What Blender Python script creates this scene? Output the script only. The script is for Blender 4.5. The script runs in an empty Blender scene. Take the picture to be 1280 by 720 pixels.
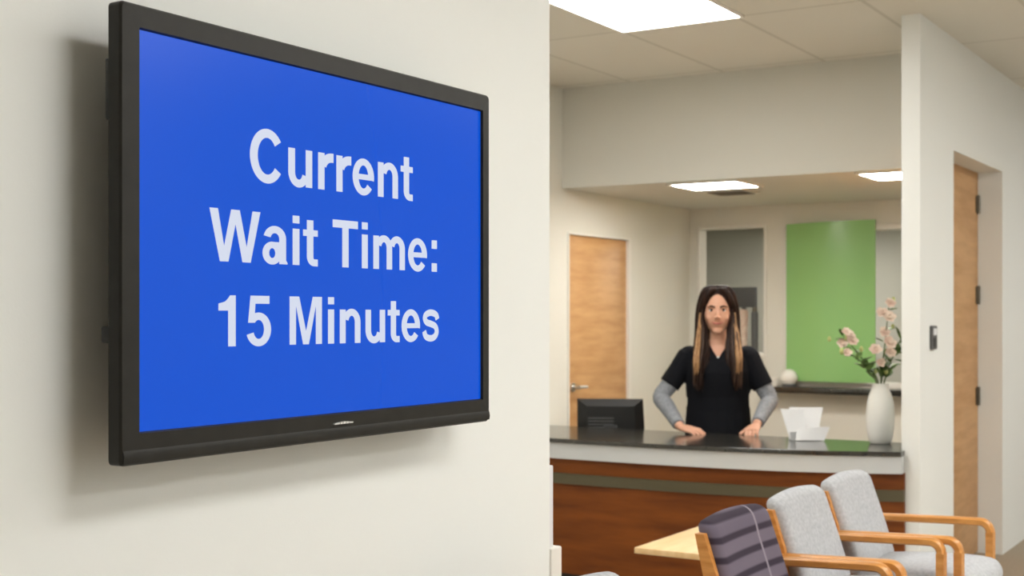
import bpy, bmesh, math, random
from mathutils import Vector, Matrix
random.seed(7)
PI = math.pi
COL = bpy.context.scene.collection
scn = bpy.context.scene

# ------------------------------------------------------------ camera, world, exposure
EYE = 1.41
cam_d = bpy.data.cameras.new('camera')
cam_d.sensor_width = 36.0
cam_d.lens = 36.0 * 1650 / 1280
cam_d.shift_y = 35 / 1280
cam_d.clip_start = 0.05
cam_d.dof.use_dof = True
cam_d.dof.focus_distance = 2.45
cam_d.dof.aperture_fstop = 7.2
cam = bpy.data.objects.new('camera', cam_d)
COL.objects.link(cam)
cam.location = (0, 0, EYE)
cam.rotation_euler = (PI / 2, 0, math.atan(1025 / 1650))
scn.camera = cam

scn.view_settings.view_transform = 'Standard'
scn.view_settings.look = 'None'
scn.view_settings.gamma = 1.0
scn.view_settings.use_curve_mapping = False
scn.view_settings.exposure = 0.0
LAMP = 16.3            # radiance of the ceiling diffusers
LAMP_REAR = 34

w = bpy.data.worlds.new('world')
scn.world = w
w.use_nodes = True
w.node_tree.nodes['Background'].inputs['Color'].default_value = (1, 0.97, 0.92, 1)
w.node_tree.nodes['Background'].inputs['Strength'].default_value = 0.3


# ------------------------------------------------------------ materials
def srgb(r, g, b):
    f = lambda c: (c / 255 / 12.92) if c / 255 <= 0.04045 else ((c / 255 + 0.055) / 1.055) ** 2.4
    return (f(r), f(g), f(b), 1)


def mat(name, col, rough=0.6, metal=0.0, spec=0.5, emit=None, strength=0.0, coat=0.0, bump=0.0, bscale=200):
    m = bpy.data.materials.new(name)
    m.use_nodes = True
    nt = m.node_tree
    b = nt.nodes['Principled BSDF']
    b.inputs['Base Color'].default_value = col
    b.inputs['Roughness'].default_value = rough
    b.inputs['Metallic'].default_value = metal
    b.inputs['Specular IOR Level'].default_value = spec
    if coat:
        b.inputs['Coat Weight'].default_value = coat
        b.inputs['Coat Roughness'].default_value = 0.08
    if emit:
        b.inputs['Emission Color'].default_value = emit
        b.inputs['Emission Strength'].default_value = strength
    if bump:
        tc = nt.nodes.new('ShaderNodeTexCoord')
        n = nt.nodes.new('ShaderNodeTexNoise')
        n.inputs['Scale'].default_value = bscale
        n.inputs['Detail'].default_value = 4
        bp = nt.nodes.new('ShaderNodeBump')
        bp.inputs['Strength'].default_value = bump
        bp.inputs['Distance'].default_value = 0.002
        nt.links.new(tc.outputs['Object'], n.inputs['Vector'])
        nt.links.new(n.outputs['Fac'], bp.inputs['Height'])
        nt.links.new(bp.outputs['Normal'], b.inputs['Normal'])
    return m


def noise_col(m, c1, c2, scale, stretch=(1, 1, 1), detail=5, lo=0.35, hi=0.65):
    """mix two colours of the same thing by a (stretched) noise: grain, pile, mottling"""
    nt = m.node_tree
    b = nt.nodes['Principled BSDF']
    tc = nt.nodes.new('ShaderNodeTexCoord')
    mp = nt.nodes.new('ShaderNodeMapping')
    mp.inputs['Scale'].default_value = stretch
    n = nt.nodes.new('ShaderNodeTexNoise')
    n.inputs['Scale'].default_value = scale
    n.inputs['Detail'].default_value = detail
    r = nt.nodes.new('ShaderNodeValToRGB')
    r.color_ramp.elements[0].position = lo
    r.color_ramp.elements[1].position = hi
    r.color_ramp.elements[0].color = c1
    r.color_ramp.elements[1].color = c2
    nt.links.new(tc.outputs['Object'], mp.inputs['Vector'])
    nt.links.new(mp.outputs['Vector'], n.inputs['Vector'])
    nt.links.new(n.outputs['Fac'], r.inputs['Fac'])
    nt.links.new(r.outputs['Color'], b.inputs['Base Color'])
    return m


M = {}
M['wall'] = mat('wall_paint', (0.81, 0.825, 0.80, 1), 0.7, spec=0.3, bump=0.08, bscale=250)
M['wall_warm'] = mat('wall_paint_warm', (0.75, 0.74, 0.67, 1), 0.75, spec=0.25)
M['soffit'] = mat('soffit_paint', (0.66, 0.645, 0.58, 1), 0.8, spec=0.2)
M['trim'] = mat('trim_paint', (0.80, 0.78, 0.72, 1), 0.5)
M['guard'] = mat('guard_plastic', (0.72, 0.73, 0.74, 1), 0.4)
M['carpet'] = noise_col(mat('carpet', (0.3, 0.26, 0.2, 1), 0.95, spec=0.1, bump=0.6, bscale=400),
                        srgb(158, 144, 126), srgb(176, 163, 145), 120)
M['door_wood'] = noise_col(mat('maple_door', (0.6, 0.4, 0.2, 1), 0.5), srgb(188, 142, 92), srgb(206, 162, 112), 3, (1, 1, 6))
M['counter_wood'] = noise_col(mat('reddish_wood', (0.2, 0.08, 0.03, 1), 0.5, spec=0.25), srgb(98, 50, 14), srgb(126, 68, 20), 2.2, (1, 1, 7))
M['chair_wood'] = noise_col(mat('honey_oak', (0.6, 0.35, 0.13, 1), 0.35), srgb(188, 124, 56), srgb(214, 152, 82), 9, (1, 6, 6))
M['table_wood'] = noise_col(mat('pale_maple', (0.7, 0.5, 0.3, 1), 0.4), srgb(230, 194, 140), srgb(240, 208, 160), 5, (6, 1, 1))
M['stone'] = noise_col(mat('polished_dark_stone', (0.03, 0.03, 0.03, 1), 0.14, spec=0.8), (0.022, 0.021, 0.018, 1), (0.04, 0.038, 0.032, 1), 60)
M['band'] = mat('pale_laminate', srgb(196, 199, 200), 0.45)
M['strip'] = mat('bronze_strip', srgb(88, 82, 62), 0.4, metal=0.3)
M['green'] = mat('green_glass_panel', srgb(146, 196, 122), 0.24, spec=0.5)
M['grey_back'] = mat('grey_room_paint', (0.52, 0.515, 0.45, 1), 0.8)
M['bezel'] = noise_col(mat('tv_bezel', (0.04, 0.04, 0.035, 1), 0.42, spec=0.2), (0.019, 0.018, 0.0155, 1), (0.023, 0.022, 0.019, 1), 30)
M['tv_black'] = mat('tv_back', (0.008, 0.008, 0.007, 1), 0.45)
M['silver'] = mat('silver_print', (0.75, 0.75, 0.75, 1), 0.3, metal=0.6)
M['metal'] = mat('brushed_metal', (0.6, 0.58, 0.55, 1), 0.3, metal=1)
M['dark_metal'] = mat('hinge_metal', (0.16, 0.14, 0.11, 1), 0.4, metal=0.8)
M['screen'] = mat('lit_blue_screen', (0.002, 0.006, 0.02, 1), 0.22, spec=0.16, emit=srgb(2, 82, 212), strength=0.95)
M['letters'] = mat('lit_white_letters', (0.05, 0.05, 0.05, 1), 0.3, emit=srgb(222, 230, 250), strength=0.84, spec=0.16)
M['diffuser'] = mat('lamp_diffuser', (0.9, 0.9, 0.9, 1), 0.5, emit=(1, 0.985, 0.955, 1), strength=LAMP)
M['diffuser_rear'] = mat('lamp_diffuser_rear', (0.9, 0.9, 0.9, 1), 0.5, emit=(1, 0.965, 0.90, 1), strength=LAMP_REAR)
M['diffuser_back'] = mat('lamp_diffuser_back_room', (0.9, 0.9, 0.9, 1), 0.5, emit=(1, 0.965, 0.90, 1), strength=26)
M['grey_fabric'] = noise_col(mat('grey_upholstery', (0.4, 0.4, 0.42, 1), 0.9, spec=0.2, bump=0.4, bscale=500), srgb(172, 174, 178), srgb(190, 192, 195), 90)
M['black_plastic'] = mat('black_plastic', (0.010, 0.010, 0.010, 1), 0.35)
M['grey_plastic'] = mat('grey_plastic', (0.10, 0.10, 0.10, 1), 0.4)
M['white_ceramic'] = mat('white_ceramic', (0.84, 0.83, 0.78, 1), 0.25)
M['paper'] = mat('white_paper', (0.78, 0.78, 0.78, 1), 0.7)
M['print_red'] = mat('printed_patch', srgb(190, 140, 132), 0.7)
M['print_grey'] = mat('printed_grey', srgb(168, 174, 184), 0.7)
M['skin'] = mat('skin', srgb(214, 164, 138), 0.5, spec=0.3)
M['skin'].node_tree.nodes['Principled BSDF'].inputs['Subsurface Weight'].default_value = 0.08
M['skin'].node_tree.nodes['Principled BSDF'].inputs['Subsurface Radius'].default_value = (0.02, 0.008, 0.004)
M['lips'] = mat('lips', srgb(176, 96, 84), 0.4)
M['brow'] = mat('eyebrow_hair', srgb(70, 44, 30), 0.8)
M['eye_white'] = mat('eye_white', (0.75, 0.73, 0.7, 1), 0.2)
M['iris'] = mat('iris', (0.03, 0.02, 0.015, 1), 0.2)
M['hair'] = noise_col(mat('dark_brown_hair', (0.03, 0.015, 0.01, 1), 0.5, spec=0.2), srgb(24, 13, 9), srgb(48, 28, 19), 30, (3, 3, 0.3))
M['hair_gold'] = noise_col(mat('golden_hair', (0.4, 0.2, 0.1, 1), 0.45, spec=0.4), srgb(128, 92, 58), srgb(182, 140, 96), 40, (3, 3, 0.3))
M['hair_mid'] = noise_col(mat('brown_hair', (0.1, 0.05, 0.03, 1), 0.45, spec=0.4), srgb(40, 25, 16), srgb(72, 48, 31), 40, (3, 3, 0.3))
M['scrub'] = mat('black_scrub_cloth', (0.006, 0.0065, 0.009, 1), 0.85, spec=0.15)
M['grey_knit'] = noise_col(mat('grey_knit', (0.3, 0.3, 0.3, 1), 0.9, spec=0.1), srgb(130, 133, 138), srgb(150, 153, 158), 60)
M['stem'] = mat('green_stem', srgb(74, 92, 44), 0.6)
M['leaf'] = noise_col(mat('green_leaf', (0.1, 0.2, 0.05, 1), 0.5), srgb(58, 84, 34), srgb(104, 136, 62), 20)
M['petal'] = noise_col(mat('pink_white_petal', (0.8, 0.7, 0.6, 1), 0.6), srgb(206, 176, 158), srgb(226, 208, 190), 30)
M['bud'] = mat('green_bud', srgb(170, 178, 110), 0.6)


def checked_fabric():
    """dark purple-grey upholstery woven with staggered wide bars"""
    m = mat('patterned_upholstery', (0.1, 0.1, 0.12, 1), 0.85, spec=0.2)
    nt = m.node_tree
    b = nt.nodes['Principled BSDF']
    tc = nt.nodes.new('ShaderNodeTexCoord')
    sep = nt.nodes.new('ShaderNodeSeparateXYZ')
    cmb = nt.nodes.new('ShaderNodeCombineXYZ')
    br = nt.nodes.new('ShaderNodeTexBrick')
    br.inputs['Scale'].default_value = 1.0
    br.inputs['Brick Width'].default_value = 2.0
    br.inputs['Row Height'].default_value = 0.052
    br.inputs['Mortar Size'].default_value = 0.013
    br.inputs['Mortar Smooth'].default_value = 0.6
    br.inputs['Bias'].default_value = -0.1
    br.offset = 0.0
    br.inputs['Color1'].default_value = srgb(112, 103, 116)
    br.inputs['Color2'].default_value = srgb(98, 90, 104)
    br.inputs['Mortar'].default_value = srgb(58, 50, 62)
    nt.links.new(tc.outputs['Object'], sep.inputs['Vector'])
    off = nt.nodes.new('ShaderNodeMath'); off.operation = 'ADD'; off.inputs[1].default_value = 1.0
    nt.links.new(sep.outputs['Y'], off.inputs[0])
    nt.links.new(off.outputs[0], cmb.inputs['X'])
    nt.links.new(sep.outputs['Z'], cmb.inputs['Y'])
    nt.links.new(cmb.outputs['Vector'], br.inputs['Vector'])
    # a pale vertical thread crossing the bars
    mth = nt.nodes.new('ShaderNodeMath'); mth.operation = 'SUBTRACT'; mth.inputs[1].default_value = 0.085
    ab = nt.nodes.new('ShaderNodeMath'); ab.operation = 'ABSOLUTE'
    lt = nt.nodes.new('ShaderNodeMath'); lt.operation = 'LESS_THAN'; lt.inputs[1].default_value = 0.006
    mx = nt.nodes.new('ShaderNodeMix'); mx.data_type = 'RGBA'
    nt.links.new(sep.outputs['Y'], mth.inputs[0])
    nt.links.new(mth.outputs[0], ab.inputs[0])
    nt.links.new(ab.outputs[0], lt.inputs[0])
    nt.links.new(lt.outputs[0], mx.inputs['Factor'])
    nt.links.new(br.outputs['Color'], mx.inputs[6])
    mx.inputs[7].default_value = srgb(140, 132, 142)
    nt.links.new(mx.outputs[2], b.inputs['Base Color'])
    return m


M['pattern_fabric'] = checked_fabric()


def tile_ceiling():
    m = mat('ceiling_tile', (0.7, 0.68, 0.6, 1), 0.85, spec=0.15)
    nt = m.node_tree
    b = nt.nodes['Principled BSDF']
    tc = nt.nodes.new('ShaderNodeTexCoord')
    mp = nt.nodes.new('ShaderNodeMapping')
    mp.inputs['Location'].default_value = (3.03 + 0.61 * 10, -5.92 + 1.22 * 10, 0)
    br = nt.nodes.new('ShaderNodeTexBrick')
    br.offset = 0
    br.inputs['Scale'].default_value = 1.0
    br.inputs['Brick Width'].default_value = 0.61
    br.inputs['Row Height'].default_value = 1.22
    br.inputs['Mortar Size'].default_value = 0.012
    br.inputs['Mortar Smooth'].default_value = 0.3
    br.inputs['Color1'].default_value = (0.76, 0.74, 0.67, 1)
    br.inputs['Color2'].default_value = (0.745, 0.725, 0.655, 1)
    br.inputs['Mortar'].default_value = (0.62, 0.60, 0.53, 1)
    nt.links.new(tc.outputs['Object'], mp.inputs['Vector'])
    nt.links.new(mp.outputs['Vector'], br.inputs['Vector'])
    nt.links.new(br.outputs['Color'], b.inputs['Base Color'])
    return m


M['ceiling'] = tile_ceiling()


# ------------------------------------------------------------ mesh helpers
class MB:
    def __init__(self):
        self.bm = bmesh.new()

    def box(self, x0, x1, y0, y1, z0, z1, bev=0.0, seg=2, rot=None):
        t = bmesh.new()
        bmesh.ops.create_cube(t, size=1)
        c = Vector(((x0 + x1) / 2, (y0 + y1) / 2, (z0 + z1) / 2))
        for v in t.verts:
            v.co = Vector((v.co.x * (x1 - x0), v.co.y * (y1 - y0), v.co.z * (z1 - z0)))
        if bev:
            bmesh.ops.bevel(t, geom=t.edges[:], offset=bev, segments=seg, profile=0.5, affect='EDGES')
        if rot is not None:
            bmesh.ops.transform(t, matrix=rot, verts=t.verts[:])
        bmesh.ops.translate(t, vec=c, verts=t.verts[:])
        self._add(t)
        return self

    def _add(self, t):
        me = bpy.data.meshes.new('tmp')
        t.to_mesh(me); t.free()
        self.bm.from_mesh(me)
        bpy.data.meshes.remove(me)

    def loft(self, rings, cap=True):
        """rings: list of lists of points (equal length), joined in order"""
        bm = self.bm
        vs = [[bm.verts.new(p) for p in r] for r in rings]
        n = len(vs[0])
        for a, b in zip(vs, vs[1:]):
            for i in range(n):
                j = (i + 1) % n
                bm.faces.new((a[i], a[j], b[j], b[i]))
        if cap:
            bm.faces.new(list(reversed(vs[0])))
            bm.faces.new(vs[-1])
        return self

    def tube(self, pts, rad, seg=12, flat=None, up=(0, 0, 1)):
        """sweep an ellipse; rad: number or list of r or (r1,r2)"""
        pts = [Vector(p) for p in pts]
        n = len(pts)
        if not isinstance(rad, (list, tuple)):
            rad = [rad] * n
        rings = []
        upv = Vector(up)
        for i, p in enumerate(pts):
            a = pts[max(0, i - 1)]; b = pts[min(n - 1, i + 1)]
            d = (b - a).normalized()
            u = upv.cross(d)
            if u.length < 0.05:
                u = Vector((1, 0, 0)).cross(d)
            u.normalize()
            v = d.cross(u).normalized()
            r = rad[i]
            r1, r2 = r if isinstance(r, (list, tuple)) else (r, r)
            rings.append([p + u * (r1 * math.cos(2 * PI * k / seg)) + v * (r2 * math.sin(2 * PI * k / seg)) for k in range(seg)])
        return self.loft(rings)

    def lathe(self, prof, seg=40, c=(0, 0, 0)):
        c = Vector(c)
        rings = [[c + Vector((r * math.cos(2 * PI * k / seg), r * math.sin(2 * PI * k / seg), z)) for k in range(seg)] for r, z in prof]
        return self.loft(rings)

    def ball(self, c, r, su=16, sv=10, fn=None):
        t = bmesh.new()
        bmesh.ops.create_uvsphere(t, u_segments=su, v_segments=sv, radius=1)
        r = (r, r, r) if isinstance(r, (int, float)) else r
        for v in t.verts:
            v.co = Vector((v.co.x * r[0], v.co.y * r[1], v.co.z * r[2]))
            if fn:
                v.co = fn(v.co)
            v.co += Vector(c)
        self._add(t)
        return self

    def prism(self, poly, axis, a, b):
        """extrude a 2-D polygon along axis from a to b; poly in the two other axes in xyz order"""
        def mk(u, v, t):
            return {'x': (t, u, v), 'y': (u, t, v), 'z': (u, v, t)}[axis]
        self.loft([[mk(u, v, a) for u, v in poly], [mk(u, v, b) for u, v in poly]])
        return self

    def build(self, name, m, parent=None, smooth=True, angle=40, loc=None):
        bmesh.ops.recalc_face_normals(self.bm, faces=self.bm.faces[:])
        me = bpy.data.meshes.new(name)
        self.bm.to_mesh(me); self.bm.free()
        if m is not None:
            me.materials.append(m)
        if smooth:
            for p in me.polygons:
                p.use_smooth = True
            me.set_sharp_from_angle(angle=math.radians(angle))
        o = bpy.data.objects.new(name, me)
        COL.objects.link(o)
        if parent is not None:
            o.parent = parent
        if loc:
            o.location = loc
        return o


def tag(o, label=None, cat=None, group=None, kind=None):
    if label: o['label'] = label
    if cat: o['category'] = cat
    if group: o['group'] = group
    if kind: o['kind'] = kind
    return o


def empty(name, loc=(0, 0, 0), rz=0, **k):
    o = bpy.data.objects.new(name, None)
    o.empty_display_size = 0.1
    COL.objects.link(o)
    o.location = loc
    o.rotation_euler = (0, 0, rz)
    return tag(o, **k)


def struct(name, mb, m, **k):
    o = mb.build(name, m, smooth=False)
    o['kind'] = 'structure'
    return o


def copy_tree(o, parent=None):
    c = o.copy(); COL.objects.link(c); c.parent = parent
    for ch in [x for x in bpy.data.objects if x.parent == o]:
        copy_tree(ch, c)
    return c


def catmull(pts, sub=6):
    pts = [Vector(p) for p in pts]
    P = [2 * pts[0] - pts[1]] + pts + [2 * pts[-1] - pts[-2]]
    out = []
    for i in range(1, len(P) - 2):
        for k in range(sub):
            t = k / sub
            a, b, c, d = P[i - 1], P[i], P[i + 1], P[i + 2]
            out.append(0.5 * ((2 * b) + (c - a) * t + (2 * a - 5 * b + 4 * c - d) * t * t + (3 * b - a - 3 * c + d) * t ** 3))
    out.append(pts[-1])
    return out


# ------------------------------------------------------------ the room
CEIL, RCEIL = 2.84, 2.213          # main ceiling, lower ceiling behind the counter
XL, XW, XR = -4.114, -1.614, -1.653  # far left wall, screen wall, wall with the recessed door
YS, YB = 7.224, 9.163              # soffit plane, back wall

struct('floor', MB().box(-6.6, 2.6, -3.1, 12.1, -0.1, 0), M['carpet'])
struct('ceiling', MB().box(-6.6, 2.6, -3.1, 12.1, CEIL, CEIL + 0.1), M['ceiling'])
struct('wall_screen', MB().box(XW - 0.13, XW, -3.0, 2.771, 0, CEIL), M['wall'])
struct('wall_right', MB().box(2.5, 2.6, -3.0, 12.0, 0, CEIL), M['wall'])
struct('wall_behind', MB().box(XW, 2.5, -3.1, -3.0, 0, CEIL), M['wall'])
struct('wall_end', MB().box(XR, 2.5, 12.0, 12.1, 0, CEIL), M['wall'])
struct('wall_near', MB().box(XL, XW - 0.13, 0.9, 1.0, 0, CEIL), M['wall'])
# wall with the recessed door, thin end facing the camera
mb = MB()
mb.box(-1.740, XR, 6.314, 6.965, 0, CEIL)
mb.box(-1.740, XR, 6.965, 8.148, 2.262, CEIL)
mb.box(-1.740, XR, 8.148, 12.0, 0, CEIL)
struct('wall_column', mb, M['wall'])
mb = MB()
mb.box(-1.80, -1.740, 6.80, 6.965, 0, CEIL)
mb.box(-1.80, -1.740, 6.965, 8.148, 2.262, CEIL)
mb.box(-1.80, -1.740, 8.148, 12.0, 0, CEIL)
struct('wall_column_rear', mb, M['wall'])
# far left wall with a door opening
DY0, DY1, DZ = 7.295, 8.135, 1.932
mb = MB()
mb.box(XL - 0.12, XL, 1.0, DY0, 0, CEIL)
mb.box(XL - 0.12, XL, DY0, DY1, DZ, CEIL)
mb.box(XL - 0.12, XL, DY1, YB, 0, CEIL)
struct('wall_left', mb, M['wall_warm'])
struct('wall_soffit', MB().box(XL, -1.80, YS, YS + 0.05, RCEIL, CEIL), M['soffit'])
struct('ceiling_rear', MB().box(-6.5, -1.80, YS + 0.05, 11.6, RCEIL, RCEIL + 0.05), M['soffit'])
# back wall with two interior openings
W1 = (-4.031, -3.525, 1.13, 2.059)
W2 = (-3.330, -1.95, 0.945, 2.010)
mb = MB()
mb.box(-6.5, W1[0], YB, YB + 0.12, 0, RCEIL)
mb.box(W1[0], W1[1], YB, YB + 0.12, 0, W1[2])
mb.box(W1[0], W1[1], YB, YB + 0.12, W1[3], RCEIL)
mb.box(W1[1], W2[0], YB, YB + 0.12, 0, RCEIL)
mb.box(W2[0], W2[1], YB, YB + 0.12, 0, W2[2])
mb.box(W2[0], W2[1], YB, YB + 0.12, W2[3], RCEIL)
mb.box(W2[1], -1.80, YB, YB + 0.12, 0, RCEIL)
struct('wall_back', mb, M['wall_warm'])
struct('wall_rear_room', MB().box(-6.5, -1.80, 11.5, 11.6, 0, RCEIL), M['grey_back'])
struct('wall_rear_side', MB().box(-6.6, -6.5, 7.0, 11.6, 0, CEIL), M['grey_back'])


def window_frame(name, x0, x1, z0, z1, t, m, depth=0.012):
    mb = MB()
    y1 = YB + 0.002; y0 = YB - depth
    mb.box(x0 - t, x0, y0, y1, z0 - t, z1 + t, 0.003)
    mb.box(x1, x1 + t, y0, y1, z0 - t, z1 + t, 0.003)
    mb.box(x0, x1, y0, y1, z1, z1 + t, 0.003)
    mb.box(x0, x1, y0, y1, z0 - t, z0, 0.003)
    o = mb.build(name, m)
    o['kind'] = 'structure'
    return o


window_frame('window_1', *W1, 0.022, M['trim'])
window_frame('window_2', *W2, 0.040, M['trim'])

# doors
d1 = empty('door_1', (XL, 0, 0), kind='structure')
MB().box(-0.045, -0.012, DY0 + 0.004, DY1 - 0.004, 0.008, DZ - 0.004, 0.002).build('door_panel', M['door_wood'], d1)
mb = MB()
mb.box(-0.12, 0.010, DY0 - 0.012, DY0 + 0.003, 0, DZ + 0.012)
mb.box(-0.12, 0.010, DY1 - 0.003, DY1 + 0.030, 0, DZ + 0.012)
mb.box(-0.12, 0.010, DY0 + 0.003, DY1 - 0.003, DZ - 0.003, DZ + 0.012)
mb.build('door_frame', M['trim'], d1)
h = empty('door_handle', (0, 0, 0)); h.parent = d1
MB().tube([(-0.012, DY0 + 0.075, 0.955), (0.045, DY0 + 0.075, 0.955)], 0.012).tube(
    [(0.04, DY0 + 0.07, 0.955), (0.044, DY0 + 0.13, 0.955), (0.042, DY0 + 0.18, 0.953)], [0.011, 0.010, 0.008]).build('lever', M['metal'], h)
MB().tube([(-0.012, DY0 + 0.075, 0.955), (0.0, DY0 + 0.075, 0.955)], 0.028, seg=24).build('rose', M['metal'], h)

d2 = empty('door_2', (XR, 0, 0), kind='structure')
MB().box(-0.175, -0.14, 6.90, 8.150, 0.008, 2.265, 0.002).build('door_panel', M['door_wood'], d2)
for zc in (0.934, 1.534, 2.072):
    mb = MB()
    mb.tube([(-0.132, 8.125, zc - 0.055), (-0.132, 8.125, zc + 0.055)], 0.011, seg=12)
    mb.box(-0.1405, -0.136, 8.09, 8.147, zc - 0.05, zc + 0.05)
    mb.build('hinge', M['dark_metal'], d2)

# guards at the end of the screen wall
struct('trim_1', MB().box(XW - 0.10, XW - 0.004, 2.771, 2.797, 0.0, 1.045, 0.003), M['guard'])
struct('trim_2', MB().box(XW - 0.11, XW + 0.006, 2.771, 2.822, 0.0, 0.845, 0.004), M['trim'])


# ------------------------------------------------------------ ceiling lights and vent
def ceiling_light(x, y, sx, sy, z, diff, label, group='flat square ceiling lights'):
    t = empty('ceiling_light', (x, y, z), label=label, cat='ceiling light', group=group)
    mb = MB()
    f = 0.018
    hx, hy = sx / 2, sy / 2
    mb.box(-hx, hx, -hy, -hy + f, -0.012, 0, 0.002)
    mb.box(-hx, hx, hy - f, hy, -0.012, 0, 0.002)
    mb.box(-hx, -hx + f, -hy + f, hy - f, -0.012, 0, 0.002)
    mb.box(hx - f, hx, -hy + f, hy - f, -0.012, 0, 0.002)
    mb.build('frame', M['trim'], t)
    MB().box(-hx + f, hx - f, -hy + f, hy - f, -0.008, -0.001).build('diffuser', diff, t)
    return t


ceiling_light(-2.70, 5.31, 0.66, 1.22, CEIL, M['diffuser'], 'large bright rectangular ceiling light above the waiting chairs', None)
ceiling_light(-3.20, 7.50, 0.46, 0.42, RCEIL, M['diffuser_rear'], 'square ceiling light on the low ceiling beside the air vent')
ceiling_light(-2.05, 7.50, 0.44, 0.42, RCEIL, M['diffuser_rear'], 'ceiling light on the low ceiling nearest the white wall column')
for n, (x, y, lab) in enumerate([
        (0.4, 1.75, 'ceiling light over the aisle opposite the wall screen'),
        (0.4, 4.2, 'ceiling light over the aisle opposite the row of chairs'),
        (0.5, 6.6, 'ceiling light over the aisle before the recessed door'),
        (0.5, 9.2, 'ceiling light over the aisle past the recessed door'),
        (1.9, 1.75, 'unseen added fill light by the far aisle wall facing the wall screen'),  # added out of view to soften the shadow under the television
        (1.9, 4.2, 'unseen added fill light by the far aisle wall facing the row of chairs')]):  # second added fill lamp, unseen, same low angle onto the screen wall
    ceiling_light(x, y, 0.61, 1.22, CEIL, M['diffuser'], lab, 'ceiling lights over the aisle')
ceiling_light(-3.0, 2.6, 0.61, 1.22, CEIL, M['diffuser'], 'ceiling light over the waiting area behind the screen wall', None)
ceiling_light(-3.6, 10.4, 0.61, 0.61, RCEIL, M['diffuser_back'], 'unseen added ceiling light in the room behind the back wall openings', None)  # unseen lamp, placed to set how bright the room beyond looks

t = empty('air_vent', (-3.29, 7.97, RCEIL), label='grey slatted air vent in the low ceiling behind the lights', cat='vent')
mb = MB()
mb.box(-0.14, 0.14, -0.14, -0.12, -0.01, 0); mb.box(-0.14, 0.14, 0.12, 0.14, -0.01, 0)
mb.box(-0.14, -0.12, -0.12, 0.12, -0.01, 0); mb.box(0.12, 0.14, -0.12, 0.12, -0.01, 0)
mb.build('frame', M['soffit'], t)
mb = MB()
for k in range(7):
    mb.box(-0.12, 0.12, -0.105 + k * 0.034, -0.085 + k * 0.034, -0.012, -0.004, rot=Matrix.Rotation(0.5, 4, 'X'))
mb.build('grille', M['dark_metal'], t)

# ------------------------------------------------------------ television
TX = -1.504
tv = empty('wall_television', (TX, 1.838, 1.189), label='large flat television on the white wall showing the blue wait time notice', cat='television')


def tvy(y): return y - 1.838
def tvz(z): return z - 1.189


y0, y1, z0, z1 = tvy(1.337), tvy(2.332), 0.0, tvz(1.873)
sy0, sy1, sz0, sz1 = tvy(1.374), tvy(2.304), tvz(1.2375), tvz(1.8365)
# bezel: one continuous ring with chamfered outer and inner edges
mb = MB()


def rect(x, a0, a1, b0, b1, r=0.0, n=5):
    if r <= 0:
        r = 0.0005
    out = []
    for (cy, cz, s) in ((a1 - r, b1 - r, 0), (a0 + r, b1 - r, 1), (a0 + r, b0 + r, 2), (a1 - r, b0 + r, 3)):
        for k in range(n):
            a = PI / 2 * (s + k / (n - 1))
            out.append((x, cy + r * math.cos(a), cz + r * math.sin(a)))
    return out


rings = [
    rect(-0.026, y0, y1, z0, z1, 0.008),
    rect(-0.004, y0, y1, z0, z1, 0.008),
    rect(0.000, y0 + 0.003, y1 - 0.003, z0 + 0.003, z1 - 0.003, 0.007),
    rect(0.001, sy0 - 0.002, sy1 + 0.002, sz0 - 0.002, sz1 + 0.002, 0.002),
    rect(-0.004, sy0, sy1, sz0, sz1, 0.001),
    rect(-0.012, sy0, sy1, sz0, sz1, 0.001)]
mb.loft(rings, cap=False)
mb.build('bezel', M['bezel'], tv, angle=25)
MB().prism([(0.001, 0.004), (0.001, sz0 - 0.026), (0.002, sz0 - 0.029), (0.0032, 0.012), (0.002, 0.004)], 'y', y0 + 0.004, y1 - 0.004).build(
    'lower_lip', M['bezel'], tv, angle=20)
scr = MB().box(-0.014, -0.005, sy0 - 0.004, sy1 + 0.004, sz0 - 0.004, sz1 + 0.004).build('screen', M['screen'], tv)
mb = MB()
mb.loft([rect(-0.026, y0 + 0.004, y1 - 0.004, z0 + 0.004, z1 - 0.004, 0.008),
         rect(-0.034, y0 + 0.010, y1 - 0.010, z0 + 0.010, z1 - 0.010, 0.01),
         rect(-0.050, y0 + 0.022, y1 - 0.022, z0 + 0.035, z1 - 0.035, 0.02),
         rect(-0.072, y0 + 0.06, y1 - 0.06, z0 + 0.08, z1 - 0.08, 0.03)])
mb.build('back_shell', M['tv_black'], tv)
MB().box(-0.034, -0.026, y0 + 0.0005, y0 + 0.02, tvz(1.70), tvz(1.79), 0.002).build('button_panel', M['tv_black'], tv)
MB().box(-0.050, -0.030, y0 + 0.006, y0 + 0.05, tvz(1.37), tvz(1.395), 0.003).build('side_socket', M['tv_black'], tv)
mb = MB()
mb.box(-0.1105, -0.098, -0.25, 0.25, 0.20, 0.48, 0.003)
mb.box(-0.10, -0.071, -0.16, -0.12, 0.14, 0.54, 0.003)
mb.box(-0.10, -0.071, 0.12, 0.16, 0.14, 0.54, 0.003)
mb.build('wall_bracket', M['dark_metal'], tv)
# unreadable small maker's mark below the screen
mb = MB()
for k, (a, b, hgt) in enumerate([(0, 7, 4), (8, 14, 5), (16, 23, 6), (24, 31, 6.5), (32, 40, 5.5), (41, 47, 4.2), (48, 52, 3.6)]):
    yy = tvy(1.818) + a * 0.001; ye = tvy(1.818) + b * 0.001
    mb.prism([(yy, 0.0285), (ye, 0.0285), (ye + 0.0015, 0.0285 + hgt * 0.00065), (yy + 0.0015, 0.0285 + hgt * 0.00065)], 'x', 0.001, 0.0052)
mb.build('maker_mark', M['silver'], tv, smooth=False)['label'] = 'tiny silver mark under the screen'


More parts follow.
